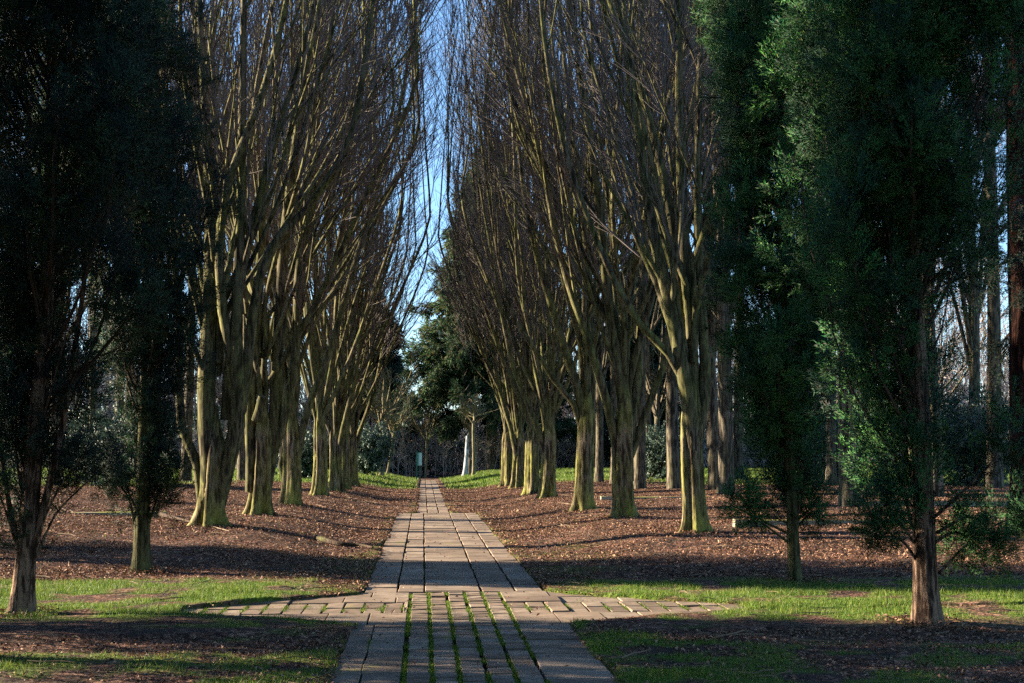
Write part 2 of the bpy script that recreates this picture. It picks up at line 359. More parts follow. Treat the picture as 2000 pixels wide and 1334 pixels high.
# weeds creeping over the crossing
x = rng.uniform(-2.4, 3.2, 9000); y = rng.uniform(13.3, 16.4, 9000); k = (fbm(x*2.6+4, y*2.6, 3) > .60) & paved(x, y); mp.append(np.stack([x[k], y[k]], -1))
x = rng.uniform(-2.6, 3.4, 26000); y = rng.uniform(13.1, 16.5, 26000); k = paved(x, y) & ~paved(x, y, -.13) & (fbm(x*3, y*3, 2) > .4); mp.append(np.stack([x[k], y[k]], -1))
mp = np.concatenate(mp); V, Q = blades(mp[:, 0], mp[:, 1], np.zeros(len(mp))-.02, .032, .012, 1.2)
tag(mk('joint_moss', V, Q, M['moss']), 'green moss and tiny weeds filling the joints between the path bricks', 'moss', kind='stuff')
def scatter(n, xa, xb, ya, yb, fn):
    x = rng.uniform(xa, xb, n); y = rng.uniform(ya, yb, n); k = rng.random(n) < fn(x, y); return x[k], y[k]
parts = []
x, y = scatter(420000, -6.5, 9, 7.2, 18.5, lambda x, y: grassmask(x, y)**1.3); parts.append(blades(x, y, ground(x, y)+.015+.022*((y > 12.5) & (y < 17.5))*sstep(1.2, 2.0, np.abs(x-XC)), .022+.05*fbm(x*2, y*2, 2)*grassmask(x, y)*np.exp(rng.normal(0, .35, len(x))), .007, 1.0))
x, y = scatter(26000, -7, 9, 16, 30, lambda x, y: .5*(fbm(x*1.7, y*1.7, 3) > .66)*(~paved(x, y))); parts.append(blades(x, y, ground(x, y)+.01, .05, .01, .8))
x, y = scatter(170000, -22, 26, 46, 84, lambda x, y: grassmask(x, y)); parts.append(blades(x, y, ground(x, y)+.01, .12, .035, .8))
V, Q = join(parts); tag(mk('grass', V, Q, M['grass']), 'short green winter grass in strips along the crossing and on the far mounds', 'grass', kind='stuff')
# leaves
def leafquads(x, y, z, s):
    n = len(x); a = rng.uniform(0, 6.283, n); tz = rng.normal(0, .45, (n, 2)); V = np.zeros((n, 4, 3))
    for k, (u, v_) in enumerate(((-1, 0), (0, -.55), (1, 0), (0, .55))):
        dx = (u*np.cos(a)-v_*np.sin(a))*s; dy = (u*np.sin(a)+v_*np.cos(a))*s
        V[:, k] = np.stack([x+dx, y+dy, z+s*(u*tz[:, 0]+v_*tz[:, 1])+(.35*s if v_ else 0)], -1)
    return V.reshape(-1, 3), np.arange(n*4).reshape(-1, 4)
parts = []
def dens(x, y): return (~paved(x, y, -.03))*(1-.80*grassmask(x, y))*(.35+.65*sstep(.35, .6, fbm(x*.8, y*.8, 3)))
x, y = scatter(150000, -6.5, 9, 7.2, 19, dens); parts.append(leafquads(x, y, ground(x, y)+.022, rng.uniform(.008, .022, len(x))))
x, y = scatter(330000, -9, 13, 17, 40, dens); parts.append(leafquads(x, y, ground(x, y)+.03, rng.uniform(.010, .024, len(x))*np.where(rng.random(len(x)) < .04, 1.9, 1)))
x, y = scatter(260000, -14, 18, 38, 60, dens); parts.append(leafquads(x, y, ground(x, y)+.03, rng.uniform(.014, .028, len(x))))
x, y = scatter(1500, -.8, 1.5, 7.5, 45, lambda x, y: .5+0*x); parts.append(leafquads(x, y, 0*x+.012, rng.uniform(.01, .025, len(x))))
V, Q = join(parts); tag(mk('leaf_litter', V, Q, M['litter']), 'red brown fallen leaves lying thick under both tree rows', 'fallen leaves', kind='stuff')
# sticks
n = 1500; x = rng.uniform(-8, 11, n); y = 9+rng.random(n)**.8*36; k = ~paved(x, y, .1); x, y = x[k], y[k]; n = len(x)
L = rng.uniform(.1, .55, n); a = rng.normal(0, .7, n)+math.pi*(rng.random(n) < .5); P = np.zeros((n, 4, 3))
for j in range(4):
    u = (j/3-.5)*L; bx_ = rng.normal(0, .012, n); P[:, j, 0] = x+np.cos(a)*u-np.sin(a)*bx_; P[:, j, 1] = y+np.sin(a)*u+np.cos(a)*bx_
P[..., 2] = ground(P[..., 0], P[..., 1])+.035+rng.uniform(0, .03, (n, 4))
V, Q = tubes(P, np.repeat(rng.uniform(.0025, .007, n)[:, None], 4, 1)*np.array([1, .9, .8, .4]), 4)
tag(mk('fallen_twigs', V, Q, M['stick']), 'dry twigs scattered over the leaf litter', 'twigs', kind='stuff')

# ------------------------------------------------------------------ bare tree generator
def children(P, R, nper, t0, t1, L0, L1, m, ang, up, jit, rscale, rend, rg, out=0.0):
    """grow nper children from each parent polyline"""
    n, mp_, _ = P.shape; par = np.repeat(np.arange(n), nper); N = len(par)
    t = rg.uniform(t0, t1, N); f = t*(mp_-1); i = np.minimum(f.astype(int), mp_-2); u = (f-i)[:, None]
    p0 = P[par, i]*(1-u)+P[par, i+1]*u; T = unit(P[par, i+1]-P[par, i]); r0 = (R[par, i]*(1-u[:, 0])+R[par, i+1]*u[:, 0])
    rnd = unit(rg.normal(0, 1, (N, 3))); perp = unit(rnd-(rnd*T).sum(-1, keepdims=True)*T)
    o = p0.copy(); o[:, 2] = 0; o = unit(o)
    D = unit(T+perp*np.tan(rg.uniform(ang*.5, ang*1.25, N))[:, None]+o*out)
    L = rg.uniform(L0, L1, N)*(1-.45*t); step = L/(m-1)
    out_ = np.zeros((N, m, 3)); out_[:, 0] = p0
    for k in range(1, m):
        D = unit(D+np.array([0, 0, up])+rg.normal(0, jit, (N, 3))); out_[:, k] = out_[:, k-1]+D*step[:, None]
    rb = np.clip(r0*rscale, rend*1.6, .09); tt = np.linspace(0, 1, m); RR = rb[:, None]*(1-tt)**.8+rend*tt
    return out_, RR
def trunk_mesh(r0, h, seed, lean=(0, 0), flute=.12, k=36, m=34, flare=.32, top=.12, nl=5):
    rg = np.random.default_rng(seed); z = np.concatenate([[-.25], np.linspace(-.05, .5, 9)**1.0, np.linspace(.6, h, m-10)])
    P = np.zeros((1, len(z), 3)); P[0, :, 2] = z; P[0, :, 0] = lean[0]*z/h+.03*np.sin(z*1.7+seed); P[0, :, 1] = lean[1]*z/h
    tt = np.clip(z/h, 0, 1); R = r0*(1+flare*np.exp(-np.clip(z, 0, 9)/.16)-.12*np.sin(tt*3.0)); R = R*(1-sstep(.55, 1.0, tt)*(1-top))
    a = np.arange(k)*2*math.pi/k; ph = rg.uniform(0, 6.28, 4)
    md = 1+flute*np.sin(nl*a[None]+ph[0]+z[:, None]*.25)+flute*.6*np.sin((nl+4)*a[None]+ph[1]-z[:, None]*.4)+.03*np.sin(17*a[None]+ph[2]+z[:, None]*2)
    md = 1+(md-1)*np.where(md < 1, 1.5, .8)
    md = md + (np.exp(-np.clip(z, 0, 9)/.22)[:, None])*(.30*np.sin(nl*a[None]+ph[3])+.12*np.sin(3*a[None]+ph[1])) + .035*(fbm(a[None]*3.2+seed, z[:, None]*2.2, 3)-.5)*4*.5 + rg.normal(0, .012, md.shape)
    return tubes(P, R[None], k, md[None])
def rand_boughs(rg, n, r0, h0a, h0b, Hm, Smin, Smax, rb0, rb1, m=24, hmax=9.0, phis=None):
    P = np.zeros((n, m, 3)); R = np.zeros((n, m))
    for i in range(n):
        ph = (i+rg.uniform(-.4, .4))*2*math.pi/n*(1 if phis is None else 1); S = rg.uniform(Smin, Smax); h0 = rg.uniform(h0a, h0b); H = Hm*rg.uniform(.82, 1.05)*(1-.10*S/3.3)
        z = np.concatenate([[h0-.9, h0-.4], np.linspace(h0, H, m-2)]); u = np.clip((z-h0)/(hmax-h0), 0, 3); f = np.where(u < 1, 1-(1-np.minimum(u, 1))**1.2, 1-.16*(u-1)**1.3)
        rr = r0*.45+S*f; rr[0] = r0*.35; w1, w2 = rg.uniform(0, 6.28, 2); dphi = .16*np.sin(z*.42+w1)*np.clip(u, 0, 1)
        P[i, :, 0] = rr*np.cos(ph+dphi)+.03*np.sin(z*1.5+w2); P[i, :, 1] = rr*np.sin(ph+dphi)+.03*np.cos(z*1.3+w1); P[i, :, 2] = z
        rb = rg.uniform(rb0, rb1); tt = np.clip((z-h0)/(H-h0), 0, 1); R[i] = rb*(1-tt)**1.05+.009
    return P, R
def crown_parts(P, R, rg, c=(9, 7, 6), side=0, Ls=((2.4, 4.6), (1.2, 2.3), (.5, 1.1)), t0=.16):
    P2, R2 = children(P, R, c[0], t0, .97, *Ls[0], 9, rad(24), .06, .05, .45, .006, rg, .08)
    P3, R3 = children(P2, R2, c[1], .12, .98, *Ls[1], 6, rad(24), .05, .07, .6, .0055, rg, .05)
    P4, R4 = children(P3, R3, c[2], .1, 1, *Ls[2], 4, rad(26), .04, .09, .6, .0032, rg)
    if side:
        sg = np.sign(side); lim = lambda Q: ((Q[..., 0]*sg) < abs(side)+(.35-.06*np.clip(Q[..., 2]-9, 0, 6) if sg > 0 else .25-.14*np.clip(Q[..., 2]-8, 0, 12))).all(1); k2, k3, k4 = lim(P2), lim(P3), lim(P4)
        P2, R2, P3, R3, P4, R4 = P2[k2], R2[k2], P3[k3], R3[k3], P4[k4], R4[k4]
    big = tubes(P2, R2, 5)
    return big, join([tubes(P3, R3, 3), tubes(P4, R4, 3)])
def hornbeam(seed, r0, fork, label, hand=(), nb=18, H=19, S=(.5, 3.0), rb=(.038, .075), flare=.3, loc=(0, 0, 0), c=(10, 7, 5), name='hornbeam_tree', lean=(0, 0), h0=None, flute=.13, hmax=9.0):
    rg = np.random.default_rng(seed); root = empty(name, loc)
    V, Q = trunk_mesh(r0, fork+.8, seed, flare=flare, lean=lean, flute=flute); mk('trunk', V, Q, M['trunk'], root, True)
    P, R = rand_boughs(rg, nb, r0, *(h0 or (fork*.75, fork+1.0)), H, *S, *rb, hmax=hmax)
    for pts, rs in hand:
        p, r = resample(pts, rs, 24); p = p-np.array(loc); P = np.concatenate([P, p[None]]); R = np.concatenate([R, r[None]])
    # wiggle
    k = 10; a = np.arange(k)*2*math.pi/k
    for i in range(len(P)):
        md = 1+.07*np.sin(2*a[None]+i)+.05*rg.normal(0, 1, (24, k)); V, Q = tubes(P[i:i+1], R[i:i+1], k, md[None]); mk('bough', V, Q, M['bough'], root, True)
    big, fine = crown_parts(P, R, rg, c, side=(XC-loc[0]))
    bo = mk('branches', *big, M['bough'], root, True); mk('twigs', *fine, M['twig'], bo)
    tag(root, label, 'tree', 'hornbeams lining the paved avenue')
    return root
def hand(px, Y, rs, dy=0, top=None):
    """limb traced on the photograph, standing at the tree's own distance"""
    n = len(px); p = [W(a, b_, Y+dy*i/(n-1)) for i, (a, b_) in enumerate(px)]; rs = list(.74*np.interp(np.linspace(0, 1, n), np.linspace(0, 1, len(rs)), rs))
    d = p[-1]-p[-2]; d = d/np.linalg.norm(d); z = p[-1][2]; q = p[-1]
    while z < 16.5:
        d = d*.8+np.array([0, 0, .25]); d /= np.linalg.norm(d); q = q+d*2.4; z = q[2]; p.append(q); rs.append(max(rs[-1]*.62, .012))
    return p, rs
def gpos(px, py, X=None):
    x, y = G(px, py); return (x, y, float(ground(x, y)))
LOC = {}
LB = [(415, 1030), (508, 1008), (567, 988), (624, 970), (655, 962), (671, 956), (687, 950)]
RB = [(1355, 1042), (1220, 1014), (1143, 998), (1071, 974), (1040, 966), (1011, 954), (992, 950)]
Lp = [gpos(*p) for p in LB]; Rp = [gpos(*p) for p in RB]
print('L', [tuple(round(c, 2) for c in p) for p in Lp]); print('R', [tuple(round(c, 2) for c in p) for p in Rp])
# left row
y = Lp[0][1]
h_ = [hand([(405, 990), (408, 900), (402, 800), (408, 640), (412, 430), (400, 200), (390, 20)], y, [.20, .22, .22, .20, .15, .11, .08]),
      hand([(425, 1000), (440, 930), (462, 850), (465, 760), (462, 640), (470, 420), (475, 100)], y, [.17, .19, .19, .17, .15, .12, .09], -.3),
      hand([(395, 990), (390, 920), (362, 860), (348, 790), (352, 700), (340, 480), (320, 200)], y, [.10, .12, .11, .10, .08, .06], .3),
      hand([(445, 880), (478, 770), (490, 640), (510, 530), (560, 440), (625, 380), (690, 250), (720, 60)], y, [.13, .12, .10, .085, .075, .06], -.6),
      hand([(455, 860), (450, 700), (430, 560), (440, 380), (520, 160), (560, 0)], y, [.12, .11, .10, .08, .06], -.8),
      hand([(440, 820), (448, 700), (480, 500), (530, 300), (600, 60)], y, [.12, .11, .10, .08, .06], -.3)]
hornbeam(11, .23, 1.3, 'nearest hornbeam of the left row, thick mossy trunk forking low', h_, nb=8, S=(1.2, 3.2), loc=Lp[0], rb=(.03, .06), h0=(2.0, 4.5), c=(11, 7, 5))
y = Lp[1][1]
h_ = [hand([(490, 960), (492, 880), (488, 800), (496, 700), (505, 560), (515, 400), (540, 150)], y, [.16, .17, .16, .14, .12, .10, .07], -.2),
      hand([(520, 950), (535, 850), (540, 740), (548, 600), (560, 420), (590, 200), (620, 0)], y, [.17, .18, .16, .14, .12, .09], .2),
      hand([(530, 900), (560, 800), (578, 680), (585, 500), (630, 350), (690, 200), (730, 40)], y, [.11, .11, .10, .09, .07, .05], -.3)]
t2 = hornbeam(12, .23, 2.0, 'second hornbeam of the left row, straight trunk with a cut stub', h_, nb=10, S=(1.0, 3.2), loc=Lp[1], rb=(.03, .065), h0=(2.2, 4.4), c=(11, 7, 5))
p_ = np.array([W(500, 822, y-.35), W(507, 800, y-.40), W(510, 782, y-.45), W(512, 774, y-.47)])-np.array(Lp[1])
mk('stub', *tubes(p_[None], np.array([[.10, .095, .085, .08]]), 12), M['bough'], t2, True)
c_ = p_[-1]; d_ = unit(p_[-1]-p_[-2]); u_ = unit(np.cross(d_, [1., .3, 0])); v_ = np.cross(d_, u_); ag = np.arange(12)*math.pi/6
mk('cut_face', c_+.079*(np.cos(ag)[:, None]*u_+np.sin(ag)[:, None]*v_)+d_*.002, np.arange(12)[None], M['young_bark'], t2)
y = Lp[2][1]
h_ = [hand([(562, 965), (553, 925), (548, 900), (556, 872), (566, 850), (556, 800), (552, 700), (548, 560), (560, 380)], y, [.12, .10, .085, .08, .08, .075, .07, .06, .05], -.15), hand([(560, 940), (555, 870), (575, 790), (578, 680), (590, 520), (610, 300), (640, 100)], y, [.15, .16, .15, .13, .11, .08]),
      hand([(580, 900), (600, 800), (640, 700), (680, 560), (720, 420), (770, 260), (800, 100)], y, [.12, .12, .10, .08, .06, .05], -.3)]
hornbeam(13, .23, 2.1, 'third hornbeam of the left row, hollow notch on its left side and flared mossy foot', h_, nb=11, S=(.9, 3.2), loc=Lp[2], rb=(.035, .065), h0=(2.2, 4.2), c=(11, 7, 5))
# right row
y = Rp[0][1]
h_ = [hand([(1350, 990), (1352, 850), (1340, 760), (1320, 660), (1300, 560), (1270, 420), (1245, 250), (1215, 60)], y, [.20, .20, .17, .15, .14, .12, .09, .06], -.3),
      hand([(1345, 760), (1325, 715), (1290, 675), (1240, 620), (1195, 540), (1150, 430), (1105, 300), (1070, 130), (1055, 0)], y, [.10, .09, .085, .08, .075, .07, .055, .04], -.8),
      hand([(1355, 800), (1352, 680), (1338, 520), (1330, 300), (1325, 60)], y, [.16, .15, .14, .12, .09], .3),
      hand([(1360, 860), (1378, 760), (1372, 620), (1362, 400), (1368, 100)], y, [.14, .12, .11, .09, .07], .1),
      hand([(1345, 740), (1330, 600), (1310, 420), (1265, 220), (1190, 0)], y, [.13, .12, .10, .08, .06], .6)]
hornbeam(21, .20, 2.2, 'nearest hornbeam of the right row, bare dark limb sweeping left above its fork', h_, nb=8, loc=Rp[0], rb=(.03, .06), c=(11, 7, 5), S=(1.0, 3.2), h0=(2.6, 4.5))
y = Rp[1][1]
h_ = [hand([(1208, 930), (1200, 850), (1178, 760), (1150, 670), (1112, 560), (1085, 460), (1062, 340), (1020, 180), (980, 20)], y, [.13, .13, .12, .11, .09, .08, .07, .05], -.4),
      hand([(1225, 940), (1222, 830), (1208, 720), (1190, 600), (1172, 430), (1150, 250), (1120, 60)], y, [.19, .18, .17, .15, .12, .09, .06]),
      hand([(1228, 900), (1250, 840), (1275, 770), (1300, 700), (1310, 560), (1320, 300)], y, [.10, .10, .09, .08, .06, .04], .2),
      hand([(1230, 860), (1245, 740), (1255, 560), (1250, 300), (1235, 60)], y, [.12, .12, .11, .08, .06], .5)]
hornbeam(22, .22, 2.2, 'second hornbeam of the right row, sunlit limb leaning left from a brown ridged trunk', h_, nb=9, S=(1.0, 3.2), loc=Rp[1], rb=(.03, .065), c=(11, 7, 5), h0=(2.4, 4.2))
y = Rp[2][1]
h_ = [hand([(1142, 900), (1138, 800), (1118, 730), (1090, 640), (1060, 540), (1030, 420), (1010, 250)], y, [.16, .14, .12, .10, .08, .06], -.3),
      hand([(1140, 850), (1128, 800), (1090, 755), (1050, 690), (1012, 640), (985, 560), (960, 420)], y, [.09, .08, .075, .065, .055, .04], -.5),
      hand([(1150, 860), (1155, 740), (1150, 560), (1130, 350), (1100, 100)], y, [.15, .14, .12, .09, .06], .2)]
hornbeam(23, .22, 2.8, 'third hornbeam of the right row, smooth straight green trunk', h_, nb=11, S=(.9, 3.2), loc=Rp[2], rb=(.035, .065), c=(11, 7, 5), h0=(3.0, 4.6), flute=.04)
y = Rp[3][1]
h_ = [hand([(1068, 930), (1060, 870), (1040, 810), (1010, 740), (985, 640), (965, 520), (940, 380)], y, [.13, .13, .11, .09, .07, .05], -.3)]
t4 = hornbeam(24, .22, 2.2, 'fourth hornbeam of the right row, limbs splaying left at head height', h_, nb=14, S=(.6, 3.3), loc=Rp[3])
t5 = hornbeam(25, .22, 2.3, 'fourth hornbeam of the left row, plain upright trunk beyond the notched one', (), nb=14, S=(.6, 3.3), loc=Lp[3])
GH = 'hornbeams lining the paved avenue'
dup(t4, Lp[4], 2.1, 1.0, 'fifth hornbeam of the left row, twin stemmed, half hidden by its neighbours', GH)
dup(t5, Lp[5], 1.2, .97, 'sixth hornbeam of the left row, slim trunk squeezed between two others', GH)
dup(t4, Lp[6], 3.6, 1.0, 'farthest hornbeam of the left row, beside the green mound', GH)
dup(t5, Rp[4], 4.0, 1.0, 'fifth hornbeam of the right row, dark trunk leaning against the light one', GH)
dup(t4, Rp[5], .6, 1.0, 'sixth hornbeam of the right row, forking into a narrow V', GH)
dup(t5, Rp[6], 2.6, 1.0, 'farthest hornbeam of the right row, splayed stems beside the green mound', GH)

# ------------------------------------------------------------------ grove and far bare trees
def grove_tree(seed, r0, H, clear, nb, S, name, m_b, m_t, c=(7, 6, 5), hm=12, twr=1.0):
    rg = np.random.default_rng(seed); root = empty(name, (0, 0, 0))
    z = np.linspace(-.2, H*.9, 22); P = np.zeros((1, 22, 3)); P[0, :, 2] = z; P[0, :, 0] = .12*np.sin(z*.35+seed); P[0, :, 1] = .1*np.cos(z*.3)
    tt = np.clip(z/(H*.9), 0, 1); R = r0*(1-tt*.85)*(1+.25*np.exp(-np.clip(z, 0, 9)/.2)); k = 16
    md = 1+.04*np.sin(np.arange(k)*2*math.pi/k*5)[None]+rg.normal(0, .012, (22, k)); V, Q = tubes(P, R[None], k, md[None]); mk('trunk', V, Q, m_b, root, True)
    B, RB_ = rand_boughs(rg, nb, r0*.3, clear, clear+H*.35, H, *S, r0*.28, r0*.42, hmax=hm); 
    P2, R2 = children(B, RB_, c[0], .15, .97, 2.2, 4.5, 8, rad(34), .04, .08, .5, .008, rg, .15)
    P3, R3 = children(P2, R2, c[1], .12, .98, 1.1, 2.2, 5, rad(33), .02, .09, .5, .006*twr, rg)
    P4, R4 = children(P3, R3, c[2], .1, 1, .5, 1.1, 3, rad(35), .02, .1, .6, .004*twr, rg)
    mk('boughs', *join([tubes(B, RB_, 7), tubes(P2, R2, 4)]), m_b, root, True); mk('twigs', *join([tubes(P3, R3, 3), tubes(P4, R4, 3)]), m_t, root)
    root['category'] = 'tree'; return root
ga = grove_tree(31, .215, 19, 3.5, 12, (.8, 3.6), 'grove_tree', M['grove'], M['twig'], twr=1.2)
gb = grove_tree(32, .205, 20, 5.0, 11, (.6, 3.0), 'grove_tree', M['grove'], M['twig'], twr=1.2)
gc_ = grove_tree(33, .16, 11, 1.2, 12, (.8, 3.4), 'bare_tree', M['grove'], M['haze_twig'], twr=2.0, hm=7)
GG = 'tall bare trees standing behind the avenue rows'
ctx = {'first': {}}
def place(tpl, px, py, rz, sc, label, group=GG, pos=None):
    p = pos if pos else gpos(px, py)
    if len(p) == 2: p = (p[0], p[1], float(ground(p[0], p[1])))
    if tpl.name not in ctx['first']:
        ctx['first'][tpl.name] = 1; tpl.location = p; tpl.rotation_euler = (0, 0, rz); tpl.scale = (sc, sc, sc); tpl['label'] = label; tpl['group'] = group; return tpl
    return dup(tpl, p, rz, sc, label, group)
place(ga, 296, 953, .3, 1.0, 'tall grey brown trunk just right of the small left cypress')
place(gb, 366, 944, 1.3, 1.0, 'pale trunk seen just left of the nearest left hornbeam')
place(ga, 474, 938, 2.3, .8, 'slender sunlit trunk between the first two left hornbeams')
place(gb, 1252, 956, .9, 1.0, 'brown trunk just right of the second right hornbeam')
place(gb, 1322, 957, 2.9, 1.05, 'wide smooth trunk just left of the nearest right hornbeam')
place(ga, 1412, 966, 4.9, 1.05, 'mossy trunk just right of the nearest right hornbeam')
place(ga, 1168, 943, 5.3, .8, 'grey trunk just right of the third right hornbeam')
place(gb, 1196, 946, 5.9, .7, 'thin dark trunk close behind the second right hornbeam')
place(ga, 1545, 965, 1.9, 1.0, 'shaded trunk hidden behind the small right cypress')
place(gb, 1628, 950, 1.1, .9, 'dark trunk showing between the two right cypresses')
place(ga, 1905, 950, .1, 1.0, 'blue grey trunk right of the big right cypress trunk')
place(gb, 1948, 955, .7, 1.25, 'wide pale trunk near the right edge, left of the red trunk')
place(gb, 235, 948, 3.7, .9, 'dim trunk between the two left cypresses')
place(ga, 110, 950, 3.1, 1.0, 'dim trunk behind the near left cypress')
# more of the grove behind each row, seen through the crowns
k = 0
for (x, y, s, lab) in ((-7.5, 66, 1, 'bare crown rising behind the middle of the left row'), (-9.5, 76, 1.05, 'tall bare crown behind the left mound'), (-12.5, 62, 1, 'bare crown rising behind the nearest left hornbeam'), (-16, 58, 1.1, 'bare tree standing deep in the left grove, behind both cypresses'),
                       (-17, 74, 1.1, 'farthest tall bare tree of the left grove'), (-24, 40, 1.0, 'tall bare tree far out to the left, beyond the near cypress'), (9.2, 30, 1, 'bare crown rising behind the nearest right hornbeam'), (8.6, 42, 1, 'bare crown rising behind the second right hornbeam'),
                       (13, 36, 1, 'bare tree standing behind the small right cypress crown'), (16.5, 46, 1.1, 'bare tree standing behind the big right cypress crown'), (13, 58, 1.1, 'bare tree deep in the right grove, behind the wide smooth trunk'), (21, 60, 1.1, 'farthest tall bare tree of the right grove'), (9.5, 60, .9, 'tall bare tree behind the third right hornbeam')):
    place(ga if k % 2 else gb, 0, 0, k*1.37, s, lab, pos=(x, y)); k += 1
k = 0
names_far = ['between the sign post and the left mound', 'behind the leaning white trunk', 'at the left end of the mound', 'behind the right mound', 'far behind the left row', 'far behind the right row', 'at the far left of the wood edge', 'at the far right of the wood edge', 'deep behind the left cypresses', 'deep behind the right cypresses']
for (x, y, s) in ((-2.2, 92, .45), (6.0, 99, .6), (-6.5, 88, .75), (11, 92, .9), (-13, 95, 1.05), (18, 95, 1.1), (-22, 92, 1.2), (26, 90, 1.2), (-30, 98, 1.3), (36, 98, 1.3)):
    place(gc_, 0, 0, k*2.1, s, 'greyish bare tree on the wood edge '+names_far[k], 'bare trees along the wood edge', pos=(x, y)); k += 1

# small specimen trees on the mounds
def young_tree(px, py, r0, Hc, label, mt, lean=0, H=6.0, S=(.6, 1.6), name='young_tree', nb=9, cat='tree'):
    p = gpos(px, py); rg = np.random.default_rng(int(px)); root = empty(name, p)
    z = np.linspace(-.1, Hc+.3, 12); P = np.zeros((1, 12, 3)); P[0, :, 2] = z; P[0, :, 0] = lean*z+.02*np.sin(z*2); V, Q = tubes(P, (r0*(1-.25*z/Hc)*(1+.4*np.exp(-np.clip(z, 0, 9)/.1)))[None], 10); mk('trunk', V, Q, mt, root, True)
    if nb:
        B, RB_ = rand_boughs(rg, nb, r0*.3, Hc-.2, Hc+.5, H, *S, r0*.35, r0*.5, hmax=H*.85, m=12); B[..., 0] += lean*Hc
        P3, R3 = children(B, RB_, 9, .15, .98, .8, 1.8, 5, rad(30), .03, .09, .5, .010, rg); P4, R4 = children(P3, R3, 5, .1, 1, .3, .8, 3, rad(32), .02, .1, .6, .008, rg)
        mk('crown', *join([tubes(B, RB_, 5), tubes(P3, R3, 3), tubes(P4, R4, 3)]), mt, root)
    tag(root, label, cat); return root
young_tree(745, 931, .13, 2.3, 'young bare tree with spreading pale branches on the left mound', M['young_bark'], H=6.2, S=(.8, 2.0), nb=11)
young_tree(756, 928, .08, 2.2, 'thin leaning bare tree just right of the spreading young one', M['young_bark'], lean=.16, H=4.6)
young_tree(831, 934, .08, 2.0, 'small bare tree right of the green sign post', M['young_bark'], lean=.03, H=4.6, S=(.4, 1.1), nb=7)
young_tree(908, 930, .15, 1.9, 'leaning chalky white trunk with sawn off top on the right mound', M['pale_bark'], lean=.08, H=3.0, S=(.2, .5), nb=0, name='birch_tree')
young_tree(917, 929, .07, 2.3, 'thin grey sapling between the white trunk and the tan one', M['grove'], H=3.4, S=(.2, .5), nb=3)
young_tree(925, 929, .10, 2.6, 'slim tan sapling right of the white trunk', M['young_bark'], H=3.8, S=(.2, .5), nb=3)
for px, py, lab in ((1285, 936, 'young dark tree between the two wide grove trunks'),):
    young_tree(px, py, .14, 2.5, lab, M['grove'], H=7.5, S=(.8, 2.2), nb=9)

# ------------------------------------------------------------------ foliage
def spray_template(seed, L=.30, n_side=12, sub=5, bl=.045, bw=.011):
    rg = np.random.default_rng(seed); tr = []
    def tri(p, d, l, wd):
        r = unit(np.cross(d, rg.normal(0, 1, 3))); tr.append([p-r*wd/2, p+r*wd/2, p+d*l])
    for i in range(n_side):
        u = (i+.5)/n_side; p = np.array([rg.normal(0, .01), rg.normal(0, .01), u*L]); a = i*2.4; d = unit(np.array([math.cos(a), math.sin(a), .9+.5*u])); l = L*.42*(1-.55*u)+.03
        for s in range(sub):
            q = p+d*l*(s+.3)/sub; q2 = q+rg.normal(0, .008, 3); tri(q2, unit(d+rg.normal(0, .5, 3)+np.array([0, 0, .25])), bl*rg.uniform(.7, 1.3), bw*rg.uniform(.7, 1.4))
    for s in range(8): tri(np.array([0, 0, L*(s+.2)/8]), unit(np.array([rg.normal(0, .3), rg.normal(0, .3), 1.])), bl*1.3, bw)
    return np.array(tr)
def inst(T, pos, D, sc, rg, roll=True):
    """instances of triangle template T (nt,3,3): z axis along D"""
    n = len(pos); D = unit(D); r = unit(rg.normal(0, 1, (n, 3))); U = unit(np.cross(D, r)); Vv = np.cross(D, U); Rm = np.stack([U, Vv, D], -1)  # columns
    out = np.einsum('nij,tkj->ntki', Rm, T)*sc[:, None, None, None]+pos[:, None, None, :]
    return out.reshape(-1, 3), np.arange(n*len(T)*3).reshape(-1, 3)
T1 = spray_template(1, .24, 12, 6, .040, .0105); T2 = spray_template(2, .26, 10, 5, .04, .012)
